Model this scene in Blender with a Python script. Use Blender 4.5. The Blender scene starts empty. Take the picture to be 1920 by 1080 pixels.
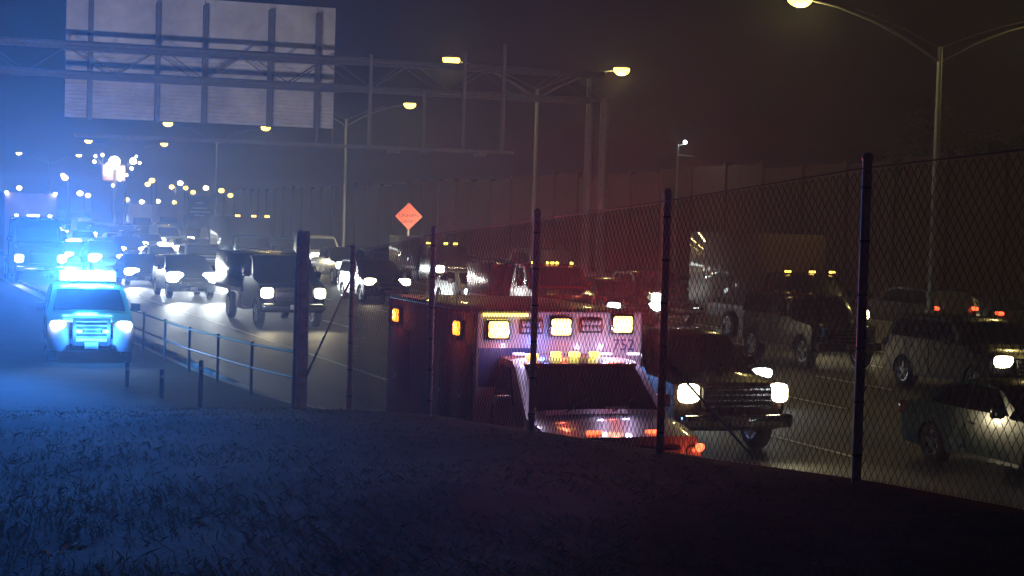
import bpy, bmesh, math, random
from mathutils import Matrix, Vector
random.seed(7)
PI = math.pi
S = bpy.context.scene
COL = S.collection

# ------------------------------------------------------------------ camera
CAM_H = 3.8
cam_d = bpy.data.cameras.new('camera'); cam_d.lens = 63.75; cam_d.sensor_width = 36
cam_d.clip_start = 0.05; cam_d.clip_end = 4000
cam = bpy.data.objects.new('camera', cam_d); COL.objects.link(cam)
cam.matrix_world = (Matrix.Translation((0, 0, CAM_H)) @ Matrix.Rotation(math.radians(-20.3), 4, 'Z')
                    @ Matrix.Rotation(PI / 2 - math.atan(136 / 3400), 4, 'X') @ Matrix.Rotation(math.radians(1.6), 4, 'Z'))
S.camera = cam
# ------------------------------------------------------------------ world: night sky
W = bpy.data.worlds.new('World'); S.world = W; W.use_nodes = True
nt = W.node_tree; nt.nodes.clear()
out = nt.nodes.new('ShaderNodeOutputWorld')
sky = nt.nodes.new('ShaderNodeTexSky'); sky.sky_type = 'NISHITA'; sky.sun_disc = False
sky.sun_elevation = math.radians(-6); sky.sun_rotation = math.radians(200)
b1 = nt.nodes.new('ShaderNodeBackground'); b1.inputs[1].default_value = 0.002
b2 = nt.nodes.new('ShaderNodeBackground'); b2.inputs[0].default_value = (1.0, 0.72, 0.6, 1); b2.inputs[1].default_value = 0.0022
ad = nt.nodes.new('ShaderNodeAddShader')
nt.links.new(sky.outputs[0], b1.inputs[0]); nt.links.new(b1.outputs[0], ad.inputs[0]); nt.links.new(b2.outputs[0], ad.inputs[1])
nt.links.new(ad.outputs[0], out.inputs[0])
sun_d = bpy.data.lights.new('moon', 'SUN'); sun_d.energy = 0.004; sun_d.angle = math.radians(0.5); sun_d.color = (0.8, 0.88, 1)
sun = bpy.data.objects.new('moon', sun_d); COL.objects.link(sun); sun.rotation_euler = (math.radians(50), 0, math.radians(30))
# ------------------------------------------------------------------ view
S.view_settings.view_transform = 'Standard'; S.view_settings.look = 'None'
S.view_settings.exposure = -0.22; S.view_settings.gamma = 1.0
cy = S.cycles
cy.max_bounces = 3; cy.diffuse_bounces = 1; cy.glossy_bounces = 2; cy.transmission_bounces = 2
cy.volume_bounces = 0; cy.transparent_max_bounces = 8
cy.sample_clamp_indirect = 1.5; cy.sample_clamp_direct = 0; cy.caustics_reflective = False; cy.caustics_refractive = False
cy.use_denoising = True; cy.use_light_tree = True; cy.blur_glossy = 0.8
try: cy.denoiser = 'OPENIMAGEDENOISE'
except Exception: pass

# ================================================================== helpers
MATS = {}
def mat(name, col, rough=0.6, metal=0.0, var=0.25, scale=6.0, bump=0.0, spec=0.5, coat=0.0):
    if name in MATS: return MATS[name]
    m = bpy.data.materials.new(name); m.use_nodes = True
    n = m.node_tree.nodes; l = m.node_tree.links; p = n['Principled BSDF']
    p.inputs['Metallic'].default_value = metal
    p.inputs['Specular IOR Level'].default_value = spec
    if coat: p.inputs['Coat Weight'].default_value = coat; p.inputs['Coat Roughness'].default_value = 0.05
    tc = n.new('ShaderNodeTexCoord'); nz = n.new('ShaderNodeTexNoise')
    nz.inputs['Scale'].default_value = scale; nz.inputs['Detail'].default_value = 6; nz.inputs['Roughness'].default_value = 0.65
    l.new(tc.outputs['Object'], nz.inputs['Vector'])
    r = n.new('ShaderNodeValToRGB')
    a = [c * (1 - var) for c in col]; b = [min(1, c * (1 + var)) for c in col]
    r.color_ramp.elements[0].position = 0.3; r.color_ramp.elements[0].color = (*a, 1)
    r.color_ramp.elements[1].position = 0.7; r.color_ramp.elements[1].color = (*b, 1)
    l.new(nz.outputs['Fac'], r.inputs[0]); l.new(r.outputs[0], p.inputs['Base Color'])
    mr = n.new('ShaderNodeMapRange'); mr.inputs[3].default_value = max(0.02, rough - 0.1); mr.inputs[4].default_value = min(1, rough + 0.1)
    l.new(nz.outputs['Fac'], mr.inputs[0]); l.new(mr.outputs[0], p.inputs['Roughness'])
    if bump:
        n2 = n.new('ShaderNodeTexNoise'); n2.inputs['Scale'].default_value = scale * 12; n2.inputs['Detail'].default_value = 4
        l.new(tc.outputs['Object'], n2.inputs['Vector'])
        bp = n.new('ShaderNodeBump'); bp.inputs['Strength'].default_value = bump; bp.inputs['Distance'].default_value = 0.02
        l.new(n2.outputs['Fac'], bp.inputs['Height']); l.new(bp.outputs[0], p.inputs['Normal'])
    MATS[name] = m; return m
def emit(name, col, strength, sample=False):
    if name in MATS: return MATS[name]
    m = bpy.data.materials.new(name); m.use_nodes = True
    n = m.node_tree.nodes; p = n['Principled BSDF']
    p.inputs['Base Color'].default_value = (*[0.2 + 0.5 * c for c in col], 1); p.inputs['Roughness'].default_value = 0.2
    p.inputs['Emission Color'].default_value = (*col, 1); p.inputs['Emission Strength'].default_value = strength
    m.cycles.emission_sampling = 'AUTO' if sample else 'NONE'
    MATS[name] = m; return m

class MB:
    def __init__(s): s.v = []; s.f = []
    def add(s, vs, fs):
        o = len(s.v); s.v += [tuple(p) for p in vs]; s.f += [tuple(i + o for i in f) for f in fs]; return s
    def box(s, x0, x1, y0, y1, z0, z1):
        return s.add([(x0,y0,z0),(x1,y0,z0),(x1,y1,z0),(x0,y1,z0),(x0,y0,z1),(x1,y0,z1),(x1,y1,z1),(x0,y1,z1)],
                     [(0,3,2,1),(4,5,6,7),(0,1,5,4),(1,2,6,5),(2,3,7,6),(3,0,4,7)])
    def tube(s, pts, rads, n=8, cap=True):
        pts = [Vector(p) for p in pts]
        if not hasattr(rads, '__len__'): rads = [rads] * len(pts)
        vs = []; fs = []
        for i, p in enumerate(pts):
            d = (pts[min(i+1, len(pts)-1)] - pts[max(i-1, 0)]).normalized()
            a = Vector((1,0,0)) if abs(d.x) < 0.8 else Vector((0,1,0))
            u = d.cross(a).normalized(); w = d.cross(u)
            for k in range(n):
                t = 2*PI*k/n; vs.append(p + rads[i]*(math.cos(t)*u + math.sin(t)*w))
        for i in range(len(pts)-1):
            for k in range(n):
                fs.append((i*n+k, i*n+(k+1)%n, (i+1)*n+(k+1)%n, (i+1)*n+k))
        if cap: fs.append(tuple(range(n))[::-1]); fs.append(tuple((len(pts)-1)*n+k for k in range(n)))
        return s.add(vs, fs)
    def bowl(s, c, rx, ry, rz, n=12, m=5, full=False):
        vs = []; fs = []
        a0, a1 = (-PI/2, PI/2) if full else (-PI/2, 0.25)
        for i in range(m+1):
            a = a0 + (a1-a0)*i/m
            for k in range(n):
                t = 2*PI*k/n
                vs.append((c[0]+rx*math.cos(a)*math.cos(t), c[1]+ry*math.cos(a)*math.sin(t), c[2]+rz*math.sin(a)))
        for i in range(m):
            for k in range(n): fs.append((i*n+k, i*n+(k+1)%n, (i+1)*n+(k+1)%n, (i+1)*n+k))
        fs.append(tuple(m*n+k for k in range(n)))
        return s.add(vs, fs)
    def lens(s, cx, cz, w, h, y, depth, n=14, e=0.55):
        vs = []; fs = []
        for q, (sc, yy) in enumerate(((1.0, y+0.1), (1.0, y), (0.82, y-depth*0.8), (0.4, y-depth))):
            for k in range(n):
                t = 2*PI*k/n; c, d = math.cos(t), math.sin(t)
                vs.append((cx+sc*w/2*math.copysign(abs(c)**e, c), yy, cz+sc*h/2*math.copysign(abs(d)**e, d)))
        for i in range(3):
            for k in range(n): fs.append((i*n+k, i*n+(k+1)%n, (i+1)*n+(k+1)%n, (i+1)*n+k))
        fs.append(tuple(3*n+k for k in range(n)))
        return s.add(vs, fs)
    def mesh(s, name, smooth=False):
        me = bpy.data.meshes.new(name); me.from_pydata(s.v, [], s.f)
        bm = bmesh.new(); bm.from_mesh(me); bmesh.ops.recalc_face_normals(bm, faces=bm.faces); bm.to_mesh(me); bm.free()
        if smooth:
            for p in me.polygons: p.use_smooth = True
            try: me.set_sharp_from_angle(angle=math.radians(38))
            except Exception: pass
        return me
def rbox_mesh(name, x0, x1, y0, y1, z0, z1, r, seg=2):
    bm = bmesh.new(); mb = MB().box(x0, x1, y0, y1, z0, z1)
    vs = [bm.verts.new(v) for v in mb.v]
    for f in mb.f: bm.faces.new([vs[i] for i in f])
    bmesh.ops.bevel(bm, geom=list(bm.edges), offset=r, segments=seg, profile=0.5, affect='EDGES')
    bmesh.ops.recalc_face_normals(bm, faces=bm.faces)
    me = bpy.data.meshes.new(name); bm.to_mesh(me); bm.free()
    for p in me.polygons: p.use_smooth = True
    try: me.set_sharp_from_angle(angle=math.radians(50))
    except Exception: pass
    return me
def obj(name, me, m, parent=None, loc=(0,0,0), rot=None):
    if isinstance(me, MB): me = me.mesh(name)
    o = bpy.data.objects.new(name, me); COL.objects.link(o)
    if not len(me.materials): me.materials.append(m)
    elif me.materials[0] is not m:
        o.material_slots[0].link = 'OBJECT'; o.material_slots[0].material = m
    o.location = loc
    if rot: o.rotation_euler = rot
    if parent: o.parent = parent
    return o
def tag(o, label, cat, group=None):
    o['label'] = label; o['category'] = cat
    if group: o['group'] = group
    return o
def thing(name, label, cat, loc=(0,0,0), rz=0.0, group=None):
    o = bpy.data.objects.new(name, None); COL.objects.link(o); o.location = loc; o.rotation_euler = (0,0,rz)
    o.empty_display_size = 0.2
    return tag(o, label, cat, group)
def struct(name, me, m):
    o = obj(name, me, m); o['kind'] = 'structure'; return o
def lamp(kind, name, loc, col, inten, parent=None, radius=0.05, direction=None, angle=150, blend=1.0):
    """a light with radiant intensity `inten` (W/sr)"""
    L = bpy.data.lights.new(name, kind); L.energy = inten*4*PI; L.color = col; L.shadow_soft_size = radius
    o = bpy.data.objects.new(name, L); COL.objects.link(o); o.location = loc
    if kind == 'SPOT':
        L.spot_size = math.radians(angle); L.spot_blend = blend
        o.rotation_euler = Vector(direction).to_track_quat('-Z', 'Y').to_euler()
    if parent: o.parent = parent
    return o
def text_mesh(name, s, size, extr=0.004):
    c = bpy.data.curves.new(name, 'FONT'); c.body = s; c.size = size; c.extrude = extr; c.align_x = 'CENTER'; c.align_y = 'CENTER'; c.resolution_u = 3
    t = bpy.data.objects.new(name, c); COL.objects.link(t)
    bpy.context.view_layer.update()
    me = bpy.data.meshes.new_from_object(t.evaluated_get(bpy.context.evaluated_depsgraph_get()))
    bpy.data.objects.remove(t); bpy.data.curves.remove(c); return me

# ================================================================== materials
ASPH = mat('asphalt', (0.055, 0.055, 0.05), 0.62, var=0.28, scale=0.9, bump=0.35)
def asphalt_stains(m):
    n = m.node_tree.nodes; l = m.node_tree.links; p = n['Principled BSDF']
    src = p.inputs['Base Color'].links[0].from_socket
    tc = n.new('ShaderNodeTexCoord'); mp = n.new('ShaderNodeMapping'); mp.inputs['Scale'].default_value = (1.1, 0.06, 1)
    a = n.new('ShaderNodeTexNoise'); a.inputs['Scale'].default_value = 1.0; a.inputs['Detail'].default_value = 5
    l.new(tc.outputs['Object'], mp.inputs[0]); l.new(mp.outputs[0], a.inputs['Vector'])
    v = n.new('ShaderNodeTexVoronoi'); v.feature = 'DISTANCE_TO_EDGE'; v.inputs['Scale'].default_value = 0.28
    l.new(tc.outputs['Object'], v.inputs['Vector'])
    r1 = n.new('ShaderNodeMapRange'); r1.inputs[1].default_value = 0.3; r1.inputs[2].default_value = 0.7; r1.inputs[3].default_value = 0.55; r1.inputs[4].default_value = 1.4
    r2 = n.new('ShaderNodeMapRange'); r2.inputs[1].default_value = 0.0; r2.inputs[2].default_value = 0.012; r2.inputs[3].default_value = 0.35; r2.inputs[4].default_value = 1.0
    l.new(a.outputs['Fac'], r1.inputs[0]); l.new(v.outputs['Distance'], r2.inputs[0])
    mu = n.new('ShaderNodeMath'); mu.operation = 'MULTIPLY'; l.new(r1.outputs[0], mu.inputs[0]); l.new(r2.outputs[0], mu.inputs[1])
    vm = n.new('ShaderNodeVectorMath'); vm.operation = 'SCALE'; l.new(src, vm.inputs[0]); l.new(mu.outputs[0], vm.inputs['Scale'])
    l.new(vm.outputs[0], p.inputs['Base Color'])
asphalt_stains(ASPH)
PAINT = mat('road_paint', (0.55, 0.55, 0.5), 0.6, var=0.35, scale=9)
CONC = mat('concrete', (0.28, 0.26, 0.23), 0.85, var=0.25, scale=2.5, bump=0.2)
WALLM = mat('wall_block', (0.085, 0.058, 0.042), 0.9, var=0.2, scale=1.5, bump=0.2)
GRASSG = mat('grass_soil', (0.022, 0.025, 0.015), 0.95, var=0.5, scale=2.6, bump=0.6, spec=0.03)
BLADE = mat('grass_blade', (0.025, 0.03, 0.018), 0.9, var=0.4, scale=3, spec=0.1)
def translucent(m, c):
    n = m.node_tree.nodes; l = m.node_tree.links; o = n['Material Output']; p = n['Principled BSDF']
    t = n.new('ShaderNodeBsdfTranslucent'); t.inputs[0].default_value = (*c, 1)
    x = n.new('ShaderNodeMixShader'); x.inputs[0].default_value = 0.5
    l.new(p.outputs[0], x.inputs[1]); l.new(t.outputs[0], x.inputs[2]); l.new(x.outputs[0], o.inputs['Surface'])
translucent(BLADE, (0.06, 0.075, 0.03))
GALV = mat('galvanised_steel', (0.2, 0.2, 0.2), 0.55, metal=0.5, var=0.15, scale=8)
DSTEEL = mat('weathered_steel', (0.16, 0.15, 0.15), 0.55, metal=0.5, var=0.2, scale=5)
WIRE = mat('fence_wire', (0.035, 0.035, 0.037), 0.6, metal=0.3, var=0.15, scale=20)
POSTM = mat('fence_post', (0.33, 0.32, 0.33), 0.65, metal=0.1, var=0.2, scale=9)
ALU = mat('sign_aluminium', (0.66, 0.65, 0.66), 0.5, metal=0.15, var=0.28, scale=0.55)
WOOD = mat('weathered_wood', (0.3, 0.27, 0.26), 0.85, var=0.35, scale=7, bump=0.4)
GLASS = mat('car_glass', (0.012, 0.013, 0.015), 0.12, var=0.1, spec=0.6)
RUBBER = mat('tyre_rubber', (0.02, 0.02, 0.02), 0.8, var=0.2, scale=20)
RIM = mat('wheel_alloy', (0.5, 0.5, 0.52), 0.28, metal=0.9, var=0.1)
CHROME = mat('chrome', (0.6, 0.6, 0.62), 0.16, metal=1.0, var=0.05)
BLKP = mat('black_plastic', (0.025, 0.025, 0.027), 0.55, var=0.2)
DLENS = mat('unlit_lens', (0.3, 0.3, 0.32), 0.2, var=0.3, scale=30)
LPM = mat('plate_sheet', (0.3, 0.3, 0.28), 0.5, var=0.3, scale=25)
TAILM = mat('tail_lens', (0.25, 0.01, 0.012), 0.18, var=0.1)
def paint(name, c, rough=0.2, metal=0.2): return mat('paint_' + name, c, rough, metal=metal, var=0.06, scale=0.8, coat=0.4, spec=0.3)
P_BLACK = paint('black', (0.008, 0.008, 0.009), metal=0.0); P_GREY = paint('grey', (0.09, 0.09, 0.1)); P_SILVER = paint('silver', (0.5, 0.51, 0.52))
P_WHITE = paint('white', (0.72, 0.72, 0.72), metal=0.0); P_TEAL = paint('teal', (0.012, 0.05, 0.042), metal=0.0); P_NAVY = paint('navy', (0.006, 0.008, 0.014), metal=0.0)
P_REDLIT = paint('red', (0.22, 0.015, 0.015)); P_TAN = paint('tan', (0.1, 0.075, 0.05), 0.6, 0.0); P_BROWN = paint('brown', (0.07, 0.045, 0.035))  # the red paint holds the tint of the red warning lights
SODIUM = (1.0, 0.78, 0.25)
E_SOD = emit('sodium_glow', (1.0, 0.62, 0.08), 9)
E_WARM = emit('halogen_glow', (1.0, 0.86, 0.5), 16)
E_WHITE = emit('xenon_glow', (0.88, 1.0, 0.98), 16)
E_AMB = emit('amber_marker_glow', (1.0, 0.55, 0.08), 6)
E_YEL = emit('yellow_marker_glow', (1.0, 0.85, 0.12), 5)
E_REDL = emit('red_warning_glow', (1.0, 0.6, 0.15), 8)
E_REDS = emit('red_small_glow', (1.0, 0.12, 0.04), 5)
E_ORNG = emit('orange_side_glow', (1.0, 0.33, 0.02), 4)
E_CYAN = emit('blue_beacon_glow', (0.25, 0.85, 1.0), 22)
E_LAV = emit('box_fill_glow', (0.7, 0.65, 1.0), 2)  # glow for the fill lenses added on the ambulance cab
E_BLUE = emit('blue_grille_glow', (0.05, 0.55, 1.0), 8)

# ================================================================== setting
EMB = [(-40, 2.3), (0, 2.12), (8, 2.06), (11.8, 1.88), (15.2, 1.63), (18.6, 1.42), (22.3, 1.18), (26.2, 0.83), (29.2, 0.5), (33, 0.36), (40, 0.18), (55, 0.08), (80, 0.03), (1000, 0.03)]
def emb(y):
    for (a, za), (b, zb) in zip(EMB, EMB[1:]):
        if a <= y <= b: return za + (zb-za)*(y-a)/(b-a)
    return EMB[0][1]
def gz(x, y):
    h = emb(y)
    n = 0.02*math.sin(x*1.3+y*0.7) + 0.012*math.sin(x*2.9-y*1.9+1) + 0.008*math.sin(x*5.1+y*4.3)
    k = min(1, max(0, (6.9-x)/1.5))*min(1, h/0.6)
    return h + n*k + (0.02*max(0, -x) if x < 0 else 0)*min(1, h/2)
G = MB(); G.add([(-900,-90,-0.4),(900,-90,-0.4),(900,1000,-0.4),(-900,1000,-0.4)], [(0,1,2,3)])
struct('ground', G, GRASSG)
xs = [-400,-150,-60,-30,-18] + [-12+0.6*i for i in range(33)] + [7.28]
xs = sorted(set(round(x,3) for x in xs if x <= 7.28))
ys = [-40,-20,-10,-4] + [0.6*i for i in range(0, 110)] + [70,80,100,140,200,300,500,900]
T = MB(); nx = len(xs)
T.v = [(x, y, gz(x, y)) for y in ys for x in xs]
T.f = [(j*nx+i, j*nx+i+1, (j+1)*nx+i+1, (j+1)*nx+i) for j in range(len(ys)-1) for i in range(nx-1)]
struct('embankment', T.mesh('embankment', True), GRASSG)
gb = MB()
for _ in range(38000):
    d = 6.5 + 24*random.random()**1.6; a = math.radians(20.3 + random.uniform(-18, 18))
    x, y = d*math.sin(a), d*math.cos(a)
    if x > 7.0: continue
    if math.sin(x*1.7+y*0.9)+math.sin(x*0.8-y*1.6)+random.uniform(-1,1) < -1.2: continue
    z = gz(x, y); h = random.uniform(0.015, 0.045); t = random.uniform(0, 2*PI); w = 0.004
    lx, ly = random.gauss(0, 0.045), random.gauss(0, 0.045)
    cx, sx = math.cos(t)*w, math.sin(t)*w
    gb.add([(x-cx,y-sx,z-0.01),(x+cx,y+sx,z-0.01),(x+lx*0.5+cx*0.6,y+ly*0.5+sx*0.6,z+h*0.65),(x+lx,y+ly,z+h),(x+lx*0.5-cx*0.6,y+ly*0.5-sx*0.6,z+h*0.65)], [(0,1,2,3,4)])
me = bpy.data.meshes.new('grass'); me.from_pydata(gb.v, [], gb.f)
o = obj('grass', me, BLADE); o['kind'] = 'stuff'; o['label'] = 'short rough grass on the dark embankment in front of the fence'; o['category'] = 'grass'

R = MB()
rys = [-60, 0, 60, 150, 400, 900]
for a, b in zip(rys, rys[1:]): R.add([(7.3,a,0),(30.1,a,0),(30.1,b,0),(7.3,b,0)], [(0,1,2,3)])
struct('road', R, ASPH)
R2 = MB().add([(31.1,-60,0),(50,-60,0),(50,900,0),(31.1,900,0)], [(0,1,2,3)])
struct('far_carriageway', R2, ASPH)
V = MB().box(50, 53.2, -60, 900, -0.1, 0.06); struct('verge', V, GRASSG)
ML = MB()
def dash(x, y0, y1, w=0.12): ML.add([(x-w/2,y0,0.004),(x+w/2,y0,0.004),(x+w/2,y1,0.004),(x-w/2,y1,0.004)], [(0,1,2,3)])
dash(11.6, -60, 900, 0.13); dash(29.4, -60, 900, 0.13); dash(31.9, -60, 900, 0.13); dash(47, -60, 900, 0.13)
for x in (15.6, 19.5, 22.9, 26.25, 35.6, 39.4, 43.2):
    y = -20 + (x*3.7) % 9
    while y < 420: dash(x, y, y+3.6); y += 10.5
struct('lane_marking', ML, PAINT)

# retaining wall below the fence and its kerb
rw = thing('retaining_wall', 'low concrete retaining wall along the foot of the embankment beside the road', 'wall', (7.3, 0, 0))
y = 4.0
while y < 60:
    y1 = y+4.0
    m = MB(); za, zb = emb(y)-0.03, emb(y1-0.02)-0.03
    m.add([(0,y,-0.1),(0.2,y,-0.1),(0.2,y1-0.02,-0.1),(0,y1-0.02,-0.1),(0,y,za),(0.2,y,za),(0.2,y1-0.02,zb),(0,y1-0.02,zb)],
          [(0,3,2,1),(4,5,6,7),(0,1,5,4),(1,2,6,5),(2,3,7,6),(3,0,4,7)])
    obj('wall_segment', m, CONC, rw); y = y1
kb = thing('kerb', 'pale concrete kerb line at the edge of the road shoulder', 'kerb', (7.75, 0, 0))
for i in range(28):
    obj('kerb_stone', rbox_mesh('kerb_stone', 0, 0.16, 28+i*2.4, 28+i*2.4+2.38, -0.05, 0.13, 0.02, 1), CONC, kb)

# median barrier
br = thing('median_barrier', 'long concrete barrier in the median under the tall light poles', 'barrier', (30.6, 0, 0))
prof = [(-0.3,0),(-0.3,0.08),(-0.16,0.3),(-0.1,0.85),(0.1,0.85),(0.16,0.3),(0.3,0.08),(0.3,0)]
def seg_mesh(L):
    m = MB(); n = len(prof)
    m.add([(p[0],0,p[1]) for p in prof]+[(p[0],L,p[1]) for p in prof], [(i,(i+1)%n,n+(i+1)%n,n+i) for i in range(n)]+[tuple(range(n))[::-1], tuple(range(n,2*n))])
    return m.mesh('barrier_segment')
sm = seg_mesh(5.94)
for i in range(50): obj('barrier_segment', sm, CONC, br, (0, 6+i*6, -0.02))

# sound wall across the road
sw = thing('sound_wall', 'tall brown stepped sound wall on the far side of the freeway', 'wall', (53.3, 0, 0))
y = 40.0; i = 0
tops = {0: 7.6}
while y < 260:
    h = 7.75 - 0.2*((y-40)//17)*0.6 + (0.0 if (i//3) % 2 == 0 else -0.25)
    obj('wall_panel', MB().box(0, 0.2, y+0.2, y+4.8, 0, h), WALLM, sw)
    obj('wall_post', MB().box(-0.14, 0.3, y-0.2, y+0.2, 0, h+0.18), WALLM, sw)
    for k in range(1, int(h/1.2)):
        pass
    y += 5.0; i += 1

# ================================================================== chain link fence
FX = 7.1
fence = thing('chain_link_fence', 'tall chain link fence on the embankment in front of the traffic', 'fence', (FX, 0, 0))
PY = [4.7, 8.25, 11.77, 15.24, 18.58, 22.28, 26.2]
FH = 2.36
def wire_bay(y0, y1):
    m = MB(); p = 0.0475; hh = 0.0575; r = 0.0031
    n = int((y1-y0)/p); V_ = []; F_ = []
    for i in range(n):
        yc = y0 + (i+0.5)*p + (y1-y0-n*p)/2
        zb = emb(yc)+0.02; k = int((FH-0.03)/hh)
        base = len(V_)
        for j in range(k+1):
            sgn = 1 if (i+j) % 2 else -1
            yy = yc + sgn*p*0.5; zz = zb + j*hh + 0.004*math.sin(yc*2.1+j*0.4); xx = sgn*0.003 + 0.028*math.sin(yc*0.9+zz*1.1)+0.01*math.sin(yc*3.1-zz*2.3)
            V_ += [(xx-r, yy-r*0.4, zz), (xx+r, yy-r*0.4, zz), (xx, yy+r, zz)]
        for j in range(k):
            a = base+3*j; b = a+3
            F_ += [(a,a+1,b+1,b),(a+1,a+2,b+2,b+1),(a+2,a,b,b+2)]
    me = bpy.data.meshes.new('chain_link'); me.from_pydata(V_, [], F_); return me
for a, b in zip(PY, PY[1:]):
    o = obj('chain_link', wire_bay(a+0.03, b-0.03), WIRE, fence); o['kind'] = 'stuff'
    obj('tension_wire', MB().tube([(0,a,emb(a)+FH-0.02),(0,b,emb(b)+FH-0.02)], 0.006, 5), WIRE, fence)
for y in PY:
    z = emb(y)
    m = MB().tube([(0.045,y,z-0.2),(0.045,y,z+FH+0.05)], 0.036, 12); po = obj('post', m.mesh('post', True), POSTM, fence)
    c = MB(); c.bowl((0.045,y,z+FH+0.06), 0.046, 0.046, 0.045, 10, 4, True); obj('cap', c.mesh('cap', True), POSTM, po)
    for k in range(6):
        t = MB().tube([(0.045, y, z+0.2+k*0.4-0.01), (0.045, y, z+0.2+k*0.4+0.01)], 0.039, 10); obj('tie_band', t, WIRE, po)
# diagonal braces
obj('brace', MB().tube([(0.0,15.22,emb(15.2)+0.95),(0.02,13.4,emb(13.4)+0.1)], 0.011, 6), POSTM, fence)
obj('brace', MB().tube([(0.045,26.2,emb(26.2)+2.0),(0.045,28.9,emb(28.9)+0.55)], 0.018, 8), POSTM, fence)

pole = thing('wooden_pole', 'thick weathered wooden pole where the tall fence meets the low railing', 'pole', (7.12, 29.25, emb(29.2)))
m = MB().tube([(0,0,-0.3),(0.005,0,1.0),(0.0,0,2.3),(0.01,0,2.95)], [0.13,0.125,0.115,0.11], 14); obj('shaft', m.mesh('shaft', True), WOOD, pole)
obj('conduit', MB().tube([(-0.1,-0.15,-0.1),(-0.1,-0.14,2.7)], 0.022, 8).mesh('conduit', True), POSTM, pole)
for z in (0.5, 1.3, 2.1): obj('strap', MB().tube([(0,0,z),(0,0,z+0.03)], 0.13, 14), POSTM, pole)

# low railing continuing towards the left
rail = thing('low_railing', 'low pipe railing between the service road and the freeway shoulder', 'railing', (7.12, 0, 0))
LY = [29.6, 33.0, 36.2, 39.4, 42.6, 45.8, 49.0, 52.2, 55.4, 58.6]
for a, b in zip(LY, LY[1:]):
    for h in (0.93, 0.5): obj('rail', MB().tube([(0,a,emb(a)+h),(0,b,emb(b)+h)], 0.022, 8).mesh('rail', True), DSTEEL, rail)
for y in LY[1:]:
    obj('post', MB().tube([(0,y,emb(y)-0.1),(0,y,emb(y)+0.98)], 0.03, 10).mesh('post', True), DSTEEL, rail)
for k, (x, y, hh, lb) in enumerate([(5.68,30.3,0.75,'tallest grey bollard, nearest of three in the blue glow left of the railing'),(5.41,32.6,0.5,'middle one of three grey bollards in the blue glow'),(5.19,35.3,0.45,'farthest of three grey bollards, nearest the police vehicle')]):
    o = thing('bollard', lb, 'bollard', (x, y, gz(x, y)), group='bollards beside the service road')
    obj('shaft', MB().tube([(0,0,-0.1),(0,0,hh)], 0.04, 12).mesh('shaft', True), GALV, o)
    obj('cap', MB().bowl((0,0,hh), 0.044, 0.044, 0.03, 12, 4, True).mesh('cap', True), GALV, o)
    obj('reflector_band', MB().tube([(0,0,hh-0.14),(0,0,hh-0.08)], 0.042, 12), PAINT, o)

# ================================================================== light poles
def cobra(parent, x, y, z, sgn, lit=True):
    h = MB(); h.bowl((x,y,z+0.05), 0.38, 0.17, 0.12, 12, 6, True); hd = obj('lamp_head', h.mesh('lamp_head', True), DSTEEL, parent)
    b = MB(); b.bowl((x+0.04*sgn,y,z-0.02), 0.42, 0.24, 0.28, 12, 5); obj('lamp_bowl', b.mesh('lamp_bowl', True), E_SOD if lit else DLENS, hd)
def light_pole(x, y, label, inten=260, zt=10.0, kind='SPOT', arm=4.2, lit=(1,1), group='double-arm light poles in the median'):
    t = thing('street_light', label, 'street light', (x, y, 0.85), group=group)
    obj('pole', MB().tube([(0,0,0),(0,0,zt-0.85-0.3)], [0.115,0.075], 12).mesh('pole', True), GALV, t)
    obj('base', MB().tube([(0,0,-0.05),(0,0,0.45)], [0.19,0.16], 12).mesh('base', True), CONC, t)
    for i, s in enumerate((-1, 1)):
        pts = [(0,0,zt-0.85-0.75)] + [(s*arm*u, 0, zt-0.85-0.75+1.55*(1-(1-u)**1.7)) for u in (0.25,0.5,0.75,0.95)]
        ar = obj('arm', MB().tube(pts, [0.05,0.045,0.04,0.035,0.03], 8).mesh('arm', True), GALV, t)
        pts2 = [(0,0,zt-0.85-0.35)] + [(s*arm*u, 0, zt-0.85-0.35+1.2*(1-(1-u)**1.7)) for u in (0.25,0.45,0.62)]
        obj('tie', MB().tube(pts2, 0.022, 6), GALV, t)
        cobra(t, s*arm, 0, zt-0.85+0.85, s, lit[i])
        if lit[i] and inten: lamp(kind, 'lamp_light', (s*arm, 0, zt-0.85+0.55), SODIUM, inten*0.85, t, 0.22, (0,0,-1), 180, 0.12)
light_pole(30.7, 46.7, 'tall double-arm light pole at right whose arms leave the top of the picture', 58, zt=9.5, kind='POINT', arm=4.75)
light_pole(30.2, 79.0, 'double-arm light pole with two large amber lamps behind the overhead gantry', 58, kind='POINT')
light_pole(30.3, 113.5, 'double-arm light pole with an amber lamp seen below the gantry beam', 70)
light_pole(30.2, 156.0, 'double-arm light pole with amber lamps just below the sign back', 70)
light_pole(30.0, 208.0, 'double-arm light pole with amber lamps over the distant traffic', 70)
light_pole(28.0, 271.0, 'farthest double-arm light pole with amber lamp at the left edge', 70)

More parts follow.
